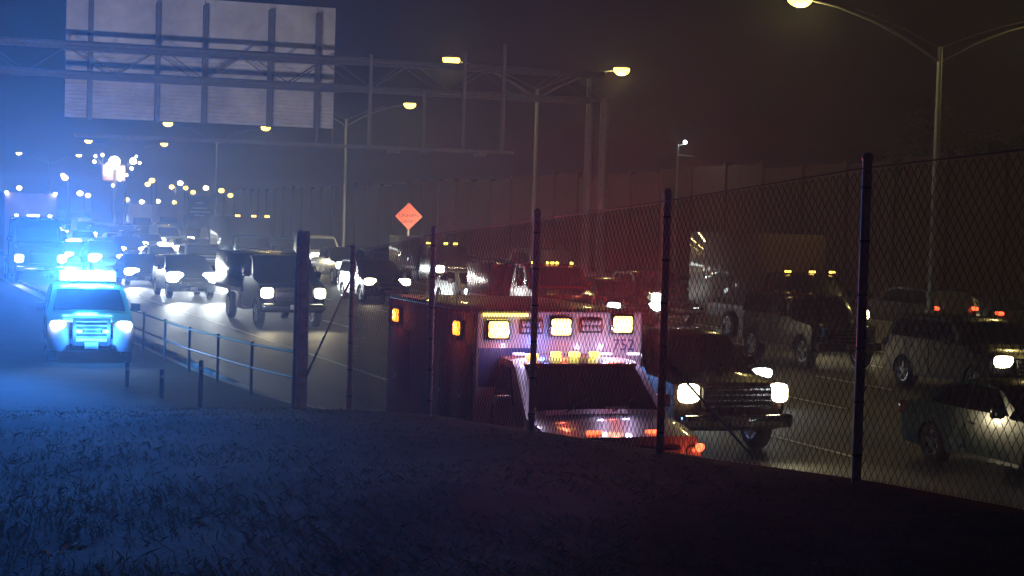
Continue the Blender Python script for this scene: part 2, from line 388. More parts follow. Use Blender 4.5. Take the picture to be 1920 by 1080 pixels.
# ================================================================== gantry
GY = 71.0
def sc(v): return v*GY/66.0
def sz(z): return CAM_H + (z-CAM_H)*GY/66.0
gan = thing('sign_gantry', 'steel truss sign gantry spanning the lanes seen from behind', 'gantry', (0, GY, 0))
zu, zl = sz(9.4), sz(8.37); XL, XR = 3.0, sc(27.75)
for dy in (-0.75, 0.75):
    for z in (zu, zl): obj('chord', MB().tube([(XL,dy,z),(XR,dy,z)], 0.1, 8).mesh('chord', True), DSTEEL, gan)
npan = 16
for i in range(npan):
    xa, xb = XL+(XR-XL)*i/npan, XL+(XR-XL)*(i+1)/npan
    for dy in (-0.75, 0.75):
        obj('diagonal', MB().tube([(xa,dy,zu if i%2 else zl),(xb,dy,zl if i%2 else zu)], 0.022, 6), DSTEEL, gan)
    obj('strut', MB().tube([(xa,-0.75,zl),(xa,0.75,zl)], 0.035, 6), DSTEEL, gan)
    obj('strut', MB().tube([(xa,-0.75,zu),(xa,0.75,zu)], 0.035, 6), DSTEEL, gan)
for dy, r in ((-0.8, 0.22), (0.8, 0.2)):
    for x in (XR+0.05-(0.0 if dy < 0 else 0.0), XL):
        obj('column', MB().tube([(x,dy,0),(x,dy,zl+0.1 if dy<0 else zu+0.1)], [r,r*0.9], 12).mesh('column', True), DSTEEL, gan)
# hangers and lower catwalk rail of the empty sign position
for gx_, zt_ in ((18.28,9.6),(20.37,8.4),(21.95,9.9),(23.53,10.3)):
    obj('hanger', MB().box(sc(gx_)-0.06, sc(gx_)+0.06, -1.0, -0.88, sz(6.2), sz(zt_)), DSTEEL, gan)
obj('catwalk_rail', MB().box(sc(7.5), sc(23.95), -1.16, -1.02, sz(6.12), sz(6.24)), DSTEEL, gan)
for gx_ in (19.2, 20.37, 22.6): obj('bracket', MB().box(sc(gx_)-0.2, sc(gx_)+0.2, -1.3, -0.95, sz(6.0), sz(6.11)), DSTEEL, gan)

sgn = thing('overhead_sign', 'big blank back of an overhead sign with ribbed panels hung on the gantry', 'sign', (0, GY+1.25, 0))
SX0, SX1 = sc(7.45), sc(17.42); mull = [sc(v) for v in (8.31,10.73,12.46,14.91,16.72)]
zb_, zm_, zt_ = sz(6.9), sz(9.62), sz(11.45)
edges = [SX0] + mull + [SX1]
for a, b in zip(edges, edges[1:]):
    m = MB(); z = zb_; k = 0
    while z < zm_-0.02:
        h = 0.15
        m.add([(a+0.01,0.0,z),(b-0.01,0.0,z),(b-0.01,-0.035,z+0.05),(a+0.01,-0.035,z+0.05),(b-0.01,-0.03,z+0.11),(a+0.01,-0.03,z+0.11),(b-0.01,0.0,z+h),(a+0.01,0.0,z+h)],
              [(0,1,2,3),(3,2,4,5),(5,4,6,7)])
        z += h
    m.box(a+0.01, b-0.01, 0.004, 0.03, zb_, zm_)
    obj('ribbed_panel', m, ALU, sgn)
    obj('upper_panel', MB().box(a+0.01, b-0.01, -0.012, 0.03, zm_+0.02, zt_ if b > sc(12) else zt_+0.25), ALU, sgn)
for x in mull:
    obj('mullion', MB().box(x-0.09, x+0.09, -0.34, -0.04, zb_-0.06, sz(11.2)), DSTEEL, sgn)
for z in (zu-0.02, zl): obj('mount_beam', MB().box(SX0-0.1, SX1+0.1, -0.48, -0.345, z-0.13, z+0.13), DSTEEL, sgn)
obj('drop_leg', MB().box(SX1-0.12, SX1-0.04, -0.3, -0.2, sz(6.2), zb_-0.07), DSTEEL, sgn)
obj('drop_leg', MB().box(sc(16.72)-0.05, sc(16.72)+0.03, -0.3, -0.2, sz(6.2), zb_-0.07), DSTEEL, sgn)

# ================================================================== vehicles
KINDS = {
 'sedan': dict(top=[(.06,.24),(0,.42),(.03,.60),(.12,.70),(.5,.79),(1.2,.90),(1.95,1.37),(2.35,1.45),(3.0,1.44),(3.5,1.34),(4.15,1.04),(4.65,.97),(4.78,.80),(4.8,.5),(4.72,.28)],
   wheels=[.93,3.73], r=.33, hw=.92, sill=.24, belt=.92, taper=.22, ws=(5,6), win=[[(1.75,.98),(2.78,.98),(2.78,1.36),(2.2,1.34)],[(2.86,.98),(3.78,1.0),(3.45,1.28),(2.86,1.36)]], hl=(.70,.66,.34,.16), grille=(.42,.42,.6), L=4.8),
 'suv': dict(top=[(.06,.3),(0,.5),(.02,.85),(.1,.98),(.6,1.06),(1.2,1.14),(1.85,1.66),(2.2,1.76),(4.2,1.74),(4.5,1.65),(4.8,1.1),(4.88,.9),(4.9,.5),(4.82,.32)],
   wheels=[.95,3.85], r=.38, hw=.97, sill=.32, belt=1.14, taper=.16, ws=(5,6), win=[[(1.75,1.2),(2.75,1.2),(2.75,1.64),(2.15,1.62)],[(2.83,1.2),(3.75,1.2),(3.75,1.63),(2.83,1.64)],[(3.83,1.2),(4.45,1.22),(4.3,1.58),(3.83,1.63)]], hl=(.74,.9,.34,.2), grille=(.48,.6,.95), L=4.9),
 'pickup': dict(top=[(.06,.42),(0,.55),(0,.8),(.02,1.1),(.1,1.2),(.6,1.24),(1.4,1.28),(1.95,1.82),(2.25,1.9),(3.6,1.88),(3.88,1.8),(4.0,1.3),(5.75,1.3),(5.8,1.2),(5.8,.6),(5.74,.5)],
   wheels=[1.0,4.65], r=.42, hw=1.0, sill=.45, belt=1.3, taper=.14, ws=(6,7), win=[[(1.85,1.36),(2.75,1.36),(2.75,1.78),(2.25,1.77)],[(2.83,1.36),(3.7,1.36),(3.62,1.76),(2.83,1.78)]], hl=(.80,1.02,.27,.24), grille=(.62,.78,1.14), L=5.8),
 'jeep': dict(top=[(.05,.5),(0,.62),(0,.95),(.02,1.14),(.1,1.2),(.6,1.24),(1.3,1.28),(1.62,1.83),(1.85,1.9),(4.05,1.88),(4.2,1.8),(4.3,1.2),(4.35,.7),(4.3,.52)],
   wheels=[.8,3.65], r=.45, hw=.96, sill=.5, belt=1.3, taper=.08, ws=(6,7), win=[[(1.65,1.34),(2.5,1.34),(2.5,1.78),(1.85,1.77)],[(2.58,1.34),(3.35,1.34),(3.35,1.78),(2.58,1.78)],[(3.45,1.34),(4.15,1.34),(4.1,1.76),(3.45,1.78)]], hl=(.66,1.0,.24,.24), grille=(.45,.75,1.12), L=4.35),
 'van': dict(top=[(.06,.35),(0,.5),(.02,.95),(.12,1.1),(.5,1.2),(.95,1.3),(1.6,2.05),(1.95,2.22),(5.2,2.24),(5.4,2.12),(5.5,1.2),(5.52,.6),(5.42,.4)],
   wheels=[.9,4.4], r=.36, hw=1.0, sill=.36, belt=1.3, taper=.12, ws=(5,6), win=[[(1.45,1.36),(2.5,1.36),(2.5,1.95),(1.85,1.93)],[(2.62,1.36),(3.9,1.36),(3.9,1.95),(2.62,1.95)]], hl=(.76,.95,.3,.24), grille=(.5,.6,.95), L=5.52),
 'mtruck': dict(top=[(.06,.5),(0,.62),(0,1.0),(.03,1.28),(.12,1.4),(.7,1.5),(1.3,1.56),(1.8,2.2),(2.1,2.3),(2.85,2.3),(3.0,2.2),(3.02,1.4),(3.0,.6)],
   wheels=[.95], rear=[5.4], r=.46, hw=1.06, sill=.55, belt=1.56, taper=.1, ws=(6,7), win=[[(1.75,1.62),(2.6,1.62),(2.6,2.15),(2.1,2.14)]], hl=(.84,1.12,.3,.24), grille=(.6,.85,1.3), L=3.02),
 'ambcab': dict(top=[(.06,.45),(0,.55),(0,.85),(.02,1.0),(.1,1.12),(.7,1.22),(1.2,1.28),(1.8,1.85),(2.1,1.94),(2.55,1.95),(2.66,1.9),(2.68,1.2),(2.66,.5)],
   wheels=[.85], rear=[5.0], r=.4, hw=1.0, sill=.48, belt=1.28, taper=.12, ws=(6,7), win=[[(1.72,1.34),(2.45,1.34),(2.45,1.82),(2.08,1.8)]], hl=(.82,.9,.24,.2), grille=(.6,.7,1.02), L=2.68),
 'semicab': dict(top=[(.06,.4),(0,.55),(0,1.2),(.04,1.5),(.2,1.68),(1.0,1.82),(1.8,1.92),(2.15,2.6),(2.5,2.95),(3.6,3.1),(4.4,3.1),(4.5,3.0),(4.52,1.6),(4.5,.6)],
   wheels=[.95], rear=[4.9,6.1], r=.5, hw=1.15, sill=.55, belt=1.92, taper=.06, ws=(6,7), win=[[(2.1,2.0),(2.9,2.0),(2.9,2.6),(2.35,2.58)]], hl=(.95,1.15,.3,.24), grille=(.5,.7,1.6), L=4.52),
}
CACHE = {}
def wz(K, z):
    zr = max(p[1] for p in K['top'])
    return 1.0 if z <= K['belt'] else 1.0 - K['taper']*(z-K['belt'])/(zr-K['belt'])
def deform(K, u, y, z):
    L = K['L']; a = abs(u)
    w = wz(K, z)
    if z < K['belt']: w *= 1 - 0.05*max(0, (K['belt']*0.55-z))/K['belt']*2
    dy = 0
    if y < 0.9: dy += 0.30*a**4*(1-y/0.9)
    if y > L-0.7 and L > 4: dy -= 0.22*a**4*(1-(L-y)/0.7)
    if z > K['belt'] and y < L*0.75: dy += 0.13*u*u*(z-K['belt'])/(max(p[1] for p in K['top'])-K['belt'])
    zz = z - 0.05*a**5*(1 if z > K['sill']+0.15 else 0)
    return (u*K['hw']*w, y+dy, zz)
def front_y(K, u, z):
    pts = K['top']
    for (ya, za), (yb, zb) in zip(pts, pts[1:]):
        if za <= z <= zb: return deform(K, u, ya+(yb-ya)*(z-za)/max(1e-6, zb-za), z)[1]
    return 0
def body_mesh(kind):
    K = KINDS[kind]; prof = list(K['top']); r = K['r']+0.07
    bot = []
    yb, zs = prof[-1][0], K['sill']
    for wy in sorted(K['wheels'], reverse=True):
        zc = K['r']
        a0 = math.asin(max(-1, min(1, (zs-zc)/r)))
        for k in range(9):
            t = a0 + (PI-2*a0)*k/8
            bot.append((wy + r*math.cos(t), zc + r*math.sin(t)))
    pts = prof + bot
    us = [-1,-.93,-.75,-.4,0,.4,.75,.93,1]; n = len(pts)
    m = MB()
    for u in us:
        for (y, z) in pts: m.v.append(deform(K, u, y, z))
    for j in range(len(us)-1):
        for i in range(n): m.f.append((j*n+i, j*n+(i+1)%n, (j+1)*n+(i+1)%n, (j+1)*n+i))
    m.f.append(tuple(range(n))); m.f.append(tuple((len(us)-1)*n+i for i in range(n))[::-1])
    return m.mesh(kind+'_body', True)
def strip_mesh(kind, i0, i1, t0, t1, um=0.86, off=0.02):
    K = KINDS[kind]; A, B = K['top'][i0], K['top'][i1]; m = MB(); us = [-um,-.75,-.4,0,.4,.75,um]
    d = Vector((0, B[0]-A[0], B[1]-A[1])).normalized(); nrm = Vector((0, -d.z, d.y))
    rows = []
    for t in (t0, (t0+t1)/2, t1):
        y, z = A[0]+(B[0]-A[0])*t, A[1]+(B[1]-A[1])*t
        for o_ in (off, -0.03):
            pass
        rows.append([Vector(deform(K, u, y, z))+nrm*off for u in us])
    for rr in rows: m.v += [tuple(p) for p in rr]
    k = len(us)
    for j in range(2):
        for i in range(k-1): m.f.append((j*k+i, j*k+i+1, (j+1)*k+i+1, (j+1)*k+i))
    return m.mesh('windshield', True)
def win_mesh(kind, quad, s):
    K = KINDS[kind]; m = MB()
    vs = [(s*(K['hw']*wz(K, z)+0.006), y, z) for y, z in quad] + [(s*(K['hw']*wz(K, z)-0.03), y, z) for y, z in quad]
    n = len(quad)
    m.add(vs, [tuple(range(n))] + [(i,(i+1)%n,n+(i+1)%n,n+i) for i in range(n)]); return m.mesh('side_window')
def tyre_mesh(r, w=0.23):
    pr = [(-w/2,r*.62),(-w/2,r*.9),(-w*.38,r),(w*.38,r),(w/2,r*.9),(w/2,r*.62)]; n = 22; m = MB()
    for k in range(n):
        t = 2*PI*k/n
        for x, rr in pr: m.v.append((x, rr*math.cos(t), rr*math.sin(t)))
    q = len(pr)
    for k in range(n):
        for i in range(q): m.f.append((k*q+i, k*q+(i+1)%q, ((k+1)%n)*q+(i+1)%q, ((k+1)%n)*q+i))
    return m.mesh('wheel', True)
def rim_mesh(r, w=0.23):
    m = MB(); R0 = r*.63; n = 20
    for s in (-1, 1):
        x = s*w*0.43
        m.tube([(x-0.012,0,0),(x+0.012,0,0)], r*.14, 10)
        for k in range(5):
            a = 2*PI*k/5+0.3; c, d = math.cos(a), math.sin(a); px, pz = -d*0.035, c*0.035
            m.add([(x+s*0.01,c*.04+px,d*.04+pz),(x+s*0.01,c*.04-px,d*.04-pz),(x+s*0.004,c*R0-px*1.2,d*R0-pz*1.2),(x+s*0.004,c*R0+px*1.2,d*R0+pz*1.2),
                   (x-s*0.03,c*.04+px,d*.04+pz),(x-s*0.03,c*.04-px,d*.04-pz),(x-s*0.03,c*R0-px*1.2,d*R0-pz*1.2),(x-s*0.03,c*R0+px*1.2,d*R0+pz*1.2)],
                  [(0,1,2,3),(0,3,7,4),(1,2,6,5),(2,3,7,6),(0,1,5,4)])
        # rim lip
        vs = []; 
        for k in range(n):
            t = 2*PI*k/n; c, d = math.cos(t), math.sin(t)
            vs += [(x+s*0.016, R0*1.02*c, R0*1.02*d), (x+s*0.012, R0*.9*c, R0*.9*d), (x-s*0.05, R0*.88*c, R0*.88*d)]
        m.add(vs, [f for k in range(n) for f in ((k*3, ((k+1)%n)*3, ((k+1)%n)*3+1, k*3+1), (k*3+1, ((k+1)%n)*3+1, ((k+1)%n)*3+2, k*3+2))])
        m.add([(x-s*0.055, R0*.9*math.cos(2*PI*k/n), R0*.9*math.sin(2*PI*k/n)) for k in range(n)], [tuple(range(n))])
    return m.mesh('rim')
def cached(key, fn):
    if key not in CACHE: CACHE[key] = fn()
    return CACHE[key]
HEADCOL = {'warm': (1.0, 0.85, 0.5), 'white': (0.92, 1.0, 0.98)}
def vehicle(kind, name, label, cat, X, Y, pm, head='warm', inten=25, detail=1, group=None, z=0.0, yaw=0.0, root=None, hl_scale=1.0, lit=True, cone=84):
    K = KINDS[kind]
    t = root or thing(name, label, cat, (X, Y, z), yaw, group)
    obj('body', cached((kind,'b'), lambda: body_mesh(kind)), pm, t)
    obj('windshield', cached((kind,'ws'), lambda: strip_mesh(kind, K['ws'][0], K['ws'][1], 0.08, 0.97)), GLASS, t)
    em = E_WARM if head == 'warm' else E_WHITE
    hx, hz, hw_, hh_ = K['hl']
    for s in (-1, 1):
        fy = front_y(K, hx/K['hw'], hz)
        obj('headlight', cached((kind,'hl',s,hl_scale), lambda: MB().lens(s*hx, hz, hw_*hl_scale, hh_*hl_scale, fy-0.02, 0.05).mesh('headlight', True)), em if lit else DLENS, t)  # hl_scale enlarges the lens so its shape carries the glare
        if lit and inten: lamp('SPOT', 'headlight_beam', (s*hx, fy-0.1, hz), HEADCOL[head], inten*0.55, t, 0.08, (0,-1,-0.05), cone, 1.0)
    if detail < 1: return t
    for wy in K['wheels'] + K.get('rear', []):
        for s in (-1, 1):
            w = obj('wheel', cached((kind,'ty'), lambda: tyre_mesh(K['r'])), RUBBER, t, (s*(K['hw']-0.13), wy, K['r']))
            obj('rim', cached((kind,'rim'), lambda: rim_mesh(K['r'])), RIM, w)
    for q in range(len(K['win'])):
        for s in (-1, 1): obj('side_window', cached((kind,'win',q,s), lambda: win_mesh(kind, K['win'][q], s)), GLASS, t)
    gw, g0, g1 = K['grille']
    gy = front_y(K, 0.3, (g0+g1)/2)
    gr = obj('grille', cached((kind,'gr'), lambda: rbox_mesh('grille', -gw, gw, gy-0.015, gy+0.12, g0, g1, 0.02, 1)), BLKP, t)
    ns = 4 if detail > 1 else 2
    for k in range(ns):
        zz = g0+(g1-g0)*(k+0.5)/ns
        obj('slat', cached((kind,'sl'), lambda: MB().box(-gw*.94, gw*.94, -0.015, 0.01, -0.014, 0.014).mesh('slat')), CHROME if kind in ('pickup','mtruck','semicab','ambcab') else GALV, gr, (0, gy-0.018, zz))
    if kind in ('pickup','mtruck','ambcab','jeep','semicab'):
        obj('bumper', cached((kind,'bp'), lambda: rbox_mesh('bumper', -K['hw']*.97, K['hw']*.97, -0.1, 0.16, K['sill']+0.02, K['sill']+0.24, 0.05, 2)), CHROME if kind != 'jeep' else BLKP, t)
    else:
        obj('lower_grille', cached((kind,'lg'), lambda: rbox_mesh('lower_grille', -gw*1.15, gw*1.15, front_y(K,.3,K['sill']+.1)-0.012, 0.2, K['sill']+0.03, K['sill']+0.14, 0.02, 1)), BLKP, t)
    obj('licence_plate', cached((kind,'lp'), lambda: rbox_mesh('licence_plate', -0.15, 0.15, -0.125, -0.11, K['sill']+0.06, K['sill']+0.21, 0.004, 1)), LPM, t)
    y0, zq = K['win'][0][0][0]-0.05, K['belt']+0.1
    for s in (-1, 1):
        obj('mirror', cached((kind,'mi',s), lambda: rbox_mesh('mirror', s*(K['hw']+0.02) if s>0 else -K['hw']-0.24, K['hw']+0.24 if s>0 else -K['hw']-0.02, y0, y0+0.12, zq-0.08, zq+0.1, 0.035, 2)), pm, t)
    if detail > 1:
        for q in K['win'][:2]:
            for s in (-1, 1):
                yy = q[1][0]-0.22
                obj('door_handle', MB().box(s*K['hw']-0.012, s*K['hw']+0.028, yy, yy+0.18, K['belt']-0.16, K['belt']-0.125), CHROME, t)
        for q in K['win'][:2]:
            for s in (-1, 1):
                yy = q[1][0]+0.02
                obj('door_seam', MB().box(s*K['hw']-0.01, s*K['hw']+0.003, yy, yy+0.012, K['sill']+0.12, K['belt']), BLKP, t)
        if K['L'] > 4:
            for s in (-1, 1):
                zt2 = K['belt']-0.12
                obj('tail_light', rbox_mesh('tail_light', s*K['hw']*.8-0.14, s*K['hw']*.8+0.14, K['L']-0.24, K['L']-0.02, zt2-0.1, zt2+0.1, 0.03, 1), TAILM, t)
                obj('sill_trim', MB().box(s*K['hw']*0.97-0.02, s*K['hw']*0.97+0.03, K['wheels'][0]+K['r']+0.12, K['wheels'][1]-K['r']-0.12, K['sill']-0.005, K['sill']+0.05), CHROME if cat == 'car' else BLKP, t)
    return t
def markers(t, zs, y, xs, m, w=0.1, h=0.05, name='marker_light'):
    for x in xs: obj(name, rbox_mesh(name, x-w/2, x+w/2, y-0.05, y+0.05, zs, zs+h, 0.012, 1), m, t)
def cargo(t, y0, y1, z0, z1, hw, m, name='cargo_box'):
    b = obj(name, rbox_mesh(name, -hw, hw, y0, y1, z0, z1, 0.04, 1), m, t)
    for s in (-1, 1):
        obj('side_rail', MB().box(s*hw-0.02, s*hw+0.025, y0+0.05, y1-0.05, z0+0.02, z0+0.14), DSTEEL, b)
    for s in (-1, 1):
        obj('fuel_tank', rbox_mesh('fuel_tank', s*0.82-0.2, s*0.82+0.2, y0+0.15, y0+1.25, 0.42, 0.95, 0.08, 2), DSTEEL, t)
    obj('chassis', MB().box(-0.45, 0.45, y0-0.3, y1, z0-0.35, z0-0.02), BLKP, t)
    return b

# ---- ambulance
AX, AY = 9.16, 20.2
amb = thing('ambulance', 'white ambulance with three lit warning lights parked on the shoulder behind the fence', 'ambulance', (AX, AY, 0))
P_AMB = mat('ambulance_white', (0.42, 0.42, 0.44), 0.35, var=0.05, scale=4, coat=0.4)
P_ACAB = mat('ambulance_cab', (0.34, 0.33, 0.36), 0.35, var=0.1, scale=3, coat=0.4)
P_ASHADE = mat('ambulance_side_shade', (0.045, 0.014, 0.016), 0.85, var=0.15, scale=3, spec=0.08)  # shade of the box side put into a dark colour
P_STRIPE = mat('ambulance_blue_stripe', (0.03, 0.045, 0.16), 0.4, var=0.1)
vehicle('ambcab', '', '', 'ambulance', 0, 0, P_ACAB, root=amb, lit=False, detail=2)
BW, BZ0, BZ1 = 1.22, 0.55, 2.53; BY0, BY1 = 2.6, 6.75
box_ = obj('patient_box', rbox_mesh('patient_box', -BW, BW, BY0, BY1, BZ0, BZ1, 0.05, 3), P_AMB, amb)
for s in (-1, 1):
    for k, (a, b) in enumerate([(2.7,3.5),(3.54,4.4),(5.6,6.65)]):
        pz = 0.66 if k != 2 else 1.0
        d = obj('compartment_door', rbox_mesh('compartment_door', s*(BW+0.012)-0.014, s*(BW+0.012)+0.014, a, b, pz, 2.05, 0.012, 1), P_ASHADE, amb)
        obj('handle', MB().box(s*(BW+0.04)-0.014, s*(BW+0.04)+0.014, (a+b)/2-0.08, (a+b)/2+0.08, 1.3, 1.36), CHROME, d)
    obj('side_shade_skin', MB().box(s*(BW+0.005)-0.004, s*(BW+0.005)+0.004, 2.66, 6.7, 0.6, 2.48), P_ASHADE, amb)  # dark skin over the whole side, shade put into its colour
    for yy in (3.2, 6.1):
        bz = obj('side_light_bezel', rbox_mesh('side_light_bezel', s*(BW+0.03)-0.03, s*(BW+0.03)+0.03, yy-0.14, yy+0.14, 2.13, 2.36, 0.02, 1), BLKP, amb)
        obj('side_light', rbox_mesh('side_light', s*(BW+0.075)-0.03, s*(BW+0.075)+0.03, yy-0.1, yy+0.1, 2.15, 2.34, 0.025, 2), E_ORNG, amb)
        if s < 0: lamp('POINT', 'side_light_beam', (s*(BW+0.17), yy, 2.245), (1, 0.25, 0.03), 0.9, amb, 0.04)
RED = (1.0, 0.07, 0.06)
for x, z in ((-0.92,2.27),(-0.02,2.31),(0.89,2.35)):
    bz = obj('warning_light_bezel', rbox_mesh('warning_light_bezel', x-0.17, x+0.17, BY0-0.05, BY0+0.01, z-0.14, z+0.14, 0.015, 1), CHROME, amb)
    obj('warning_light', rbox_mesh('warning_light', x-0.14, x+0.14, BY0-0.09, BY0-0.03, z-0.11, z+0.11, 0.03, 2), E_REDL, amb)
    lamp('POINT', 'warning_glow', (x, BY0-0.16, z), RED, 1.0, amb, 0.05); lamp('SPOT', 'warning_beam', (x, BY0-0.12, z), RED, 110, amb, 0.06, (-0.35,-1,0.68), 80, 1.0)
for x, z in ((-0.44,2.31),(0.43,2.33)):
    bz = obj('clear_light_bezel', rbox_mesh('clear_light_bezel', x-0.17, x+0.17, BY0-0.04, BY0+0.01, z-0.1, z+0.1, 0.012, 1), BLKP, amb)
    for i in range(5):
        for j in range(2):
            obj('clear_light_cell', rbox_mesh('clear_light_cell', x-0.14+i*0.057, x-0.14+i*0.057+0.05, BY0-0.06, BY0-0.03, z-0.075+j*0.08, z-0.005+j*0.08, 0.01, 1), DLENS, amb)
lamp('POINT', 'blue_beam', (-0.36, BY0-0.25, 2.14), (0.12, 0.25, 1.0), 0.8, amb, 0.05)
for x in (-0.75, 0.5, 0.9):  # lamps and lenses added on the cab roof to brighten the box front
    obj('box_fill_lens', rbox_mesh('box_fill_lens', x-0.08, x+0.08, 2.15, 2.25, 1.955, 1.99, 0.012, 1), E_LAV, amb)
    lamp('POINT', 'box_fill_lamp', (x, 2.06, 2.08), (0.66, 0.56, 1.0), 1.05, amb, 0.05)
nm = obj('number', text_mesh('number', '752', 0.22), P_STRIPE, amb, (0.93, BY0-0.006, 2.06), (PI/2, 0, 0))
obj('glowing_rail', MB().tube([(-1.14, BY0-0.04, 2.47), (-0.5, BY0-0.04, 2.47)], 0.02, 8), E_YEL, amb)  # rail given a glowing material, though it is no lamp
obj('front_stripe', MB().box(-1.17, -0.35, BY0-0.006, BY0+0.002, 1.5, 2.02), P_STRIPE, amb)
markers(amb, 1.93, 2.05, (-0.62,), E_AMB, 0.16, 0.06, 'cab_marker_light')
markers(amb, 1.945, 2.05, (-0.28, -0.02, 0.27), E_YEL, 0.13, 0.07, 'cab_marker_light')
for x in (-0.45, 0.35): obj('hood_light', rbox_mesh('hood_light', x-0.1, x+0.1, 0.24, 0.32, 1.13, 1.18, 0.012, 1), E_REDS, amb)
for x in (1.01, 1.03): pass
obj('fender_light', rbox_mesh('fender_light', 0.95, 1.03, 0.2, 0.3, 0.93, 1.0, 0.015, 1), E_REDS, amb)
obj('fender_light', rbox_mesh('fender_light', 0.84, 0.92, 0.02, 0.12, 0.93, 1.0, 0.015, 1), E_REDS, amb)
lamp('POINT', 'fender_beam', (0.95, -0.2, 0.97), (1, 0.1, 0.04), 0.6, amb, 0.04)
obj('cab_visor', rbox_mesh('cab_visor', -0.78, 0.78, 1.78, 1.98, 1.83, 1.88, 0.02, 1), P_REDLIT, amb)  # red light on the roof edge put into the visor colour
for x in (-0.45, 0.2): obj('wiper', MB().tube([(x, 1.2, 1.315), (x+0.38, 1.36, 1.47)], 0.012, 5), BLKP, amb)
obj('windshield_lettering', MB().box(0.1, 0.42, 1.22, 1.24, 1.345, 1.375), PAINT, amb)

# ---- near traffic
vehicle('pickup', 'pickup_truck', 'grey pickup truck with glaring square headlights just right of the ambulance', 'pickup truck', 13.6, 26.1, P_BROWN, 'warm', 18, 2, hl_scale=1.3, cone=110)
vehicle('sedan', 'sedan', 'dark teal sedan at the lower right edge lit by headlights behind it', 'car', 17.42, 21.25, P_TEAL, 'white', 5, 2)
vehicle('suv', 'suv', 'black suv with a lit headlight at the right edge beyond the teal sedan', 'suv', 24.6, 33.2, P_NAVY, 'warm', 8, 2, hl_scale=1.3)
vehicle('jeep', 'off_road_car', 'black boxy off-road car with shiny wheels left of the tall fence post at right', 'car', 24.6, 41.1, P_BLACK, 'white', 0, 2, lit=False)
t = vehicle('mtruck', 'box_truck', 'tan box truck with two yellow headlights behind the tall fence post', 'truck', 27.95, 47.2, P_BLACK, 'warm', 10, 2, hl_scale=1.2)
cargo(t, 3.1, 8.0, 1.0, 3.45, 1.2, P_TAN)
markers(t, 2.29, 2.0, (-0.75, 0.1, 0.8), E_AMB, 0.18, 0.06)
t = vehicle('mtruck', 'utility_truck', 'truck coloured red for the red light on it, with five yellow roof markers, behind the ambulance', 'truck', 21.25, 51.8, P_REDLIT, 'warm', 0, 2, lit=False)  # body coloured red to carry the tint of the red lights
cargo(t, 3.2, 7.0, 1.0, 2.2, 1.15, P_REDLIT, 'utility_body')
markers(t, 2.29, 2.0, (-0.66,-0.16,0.0,0.16,0.66), E_YEL, 0.09, 0.07)
vehicle('sedan', 'sedan', 'dark sedan with a white headlight peeking out behind the grey pickup truck', 'car', 17.35, 33.4, P_BLACK, 'white', 8, 1, hl_scale=1.25)
vehicle('suv', 'suv', 'dark suv with one white headlight above the right end of the ambulance roof', 'suv', 24.6, 54.6, P_GREY, 'white', 3, 1, hl_scale=1.3, cone=60)
vehicle('pickup', 'pickup_truck', 'dark pickup truck with a bluish headlight seen beyond the grey pickup', 'pickup truck', 27.95, 58.4, P_BROWN, 'white', 12, 1, hl_scale=1.4)
vehicle('sedan', 'sedan', 'silver sedan with bright hood just above the rear of the ambulance roof', 'car', 24.7, 69.5, P_SILVER, 'white', 10, 1, hl_scale=1.5)
t = vehicle('mtruck', 'flatbed_truck', 'dark truck with yellowish headlights beyond the silver sedan', 'truck', 27.9, 83.0, P_BLACK, 'warm', 14, 1, hl_scale=1.5)
cargo(t, 3.1, 8.0, 1.0, 2.6, 1.15, P_TAN)
markers(t, 2.29, 2.0, (-0.9, 0.0, 0.5), E_YEL, 0.2, 0.08)
vehicle('suv', 'suv', 'dark suv with low yellow headlight left of the ambulance beneath the orange sign', 'suv', 21.25, 72.2, P_BLACK, 'warm', 9, 1, hl_scale=1.5)
vehicle('pickup', 'pickup_truck', 'far pickup truck with stacked white lights behind the braced fence post', 'pickup truck', 24.6, 89.5, P_BLACK, 'white', 12, 1, hl_scale=1.5)
t = vehicle('mtruck', 'delivery_truck', 'dark truck with two warm headlights behind the wooden pole', 'truck', 13.55, 56.6, P_NAVY, 'warm', 18, 1, hl_scale=1.4)
cargo(t, 3.1, 7.5, 1.0, 2.3, 1.1, P_NAVY)
t = vehicle('mtruck', 'box_truck', 'box truck with amber roof lights and a pale grey box above the wooden pole', 'truck', 21.25, 97.0, P_GREY, 'warm', 8, 1)
cargo(t, 2.6, 8.0, 1.0, 3.3, 1.2, P_TAN); markers(t, 3.31, 2.7, (-0.7, 0.2, 0.95), E_AMB, 0.25, 0.1)

# ---- vehicle in the blue glow
P_POL = paint('police_white', (0.5, 0.5, 0.52), metal=0.0)
PXX, PYY = 5.35, 42.0
pol = vehicle('suv', 'police_suv', 'police suv with blazing cyan light bar and blue grille lights at left', 'police car', PXX, PYY, P_POL, 'white', 16, 2, z=0.12, yaw=-0.08)
BLUE = (0.04, 0.24, 1.0)
lb = obj('light_bar_base', rbox_mesh('light_bar_base', -0.66, 0.66, 2.35, 2.65, 1.77, 1.83, 0.02, 1), BLKP, pol)
for k in range(6):
    x = -0.55+k*0.22
    obj('light_bar_module', rbox_mesh('light_bar_module', x-0.1, x+0.1, 2.33, 2.67, 1.835, 2.06, 0.03, 2), E_CYAN, pol)
for x in (-0.35, 0.35):
    lamp('SPOT', 'light_bar_beam', (x, 2.2, 1.95), BLUE, 3500, pol, 0.15, (-0.6,-1,0.5), 94, 1.0)
lamp('POINT', 'light_bar_glow', (0, 2.5, 2.3), (0.04, 0.6, 1.0), 45, pol, 0.3)
lamp('SPOT', 'sign_back_fill', (0, 2.8, 2.0), (1.0, 0.82, 0.85), 620, pol, 0.15, (0.24,1,0.2), 70, 1.0)  # white fill added behind the light bar to brighten the sign back
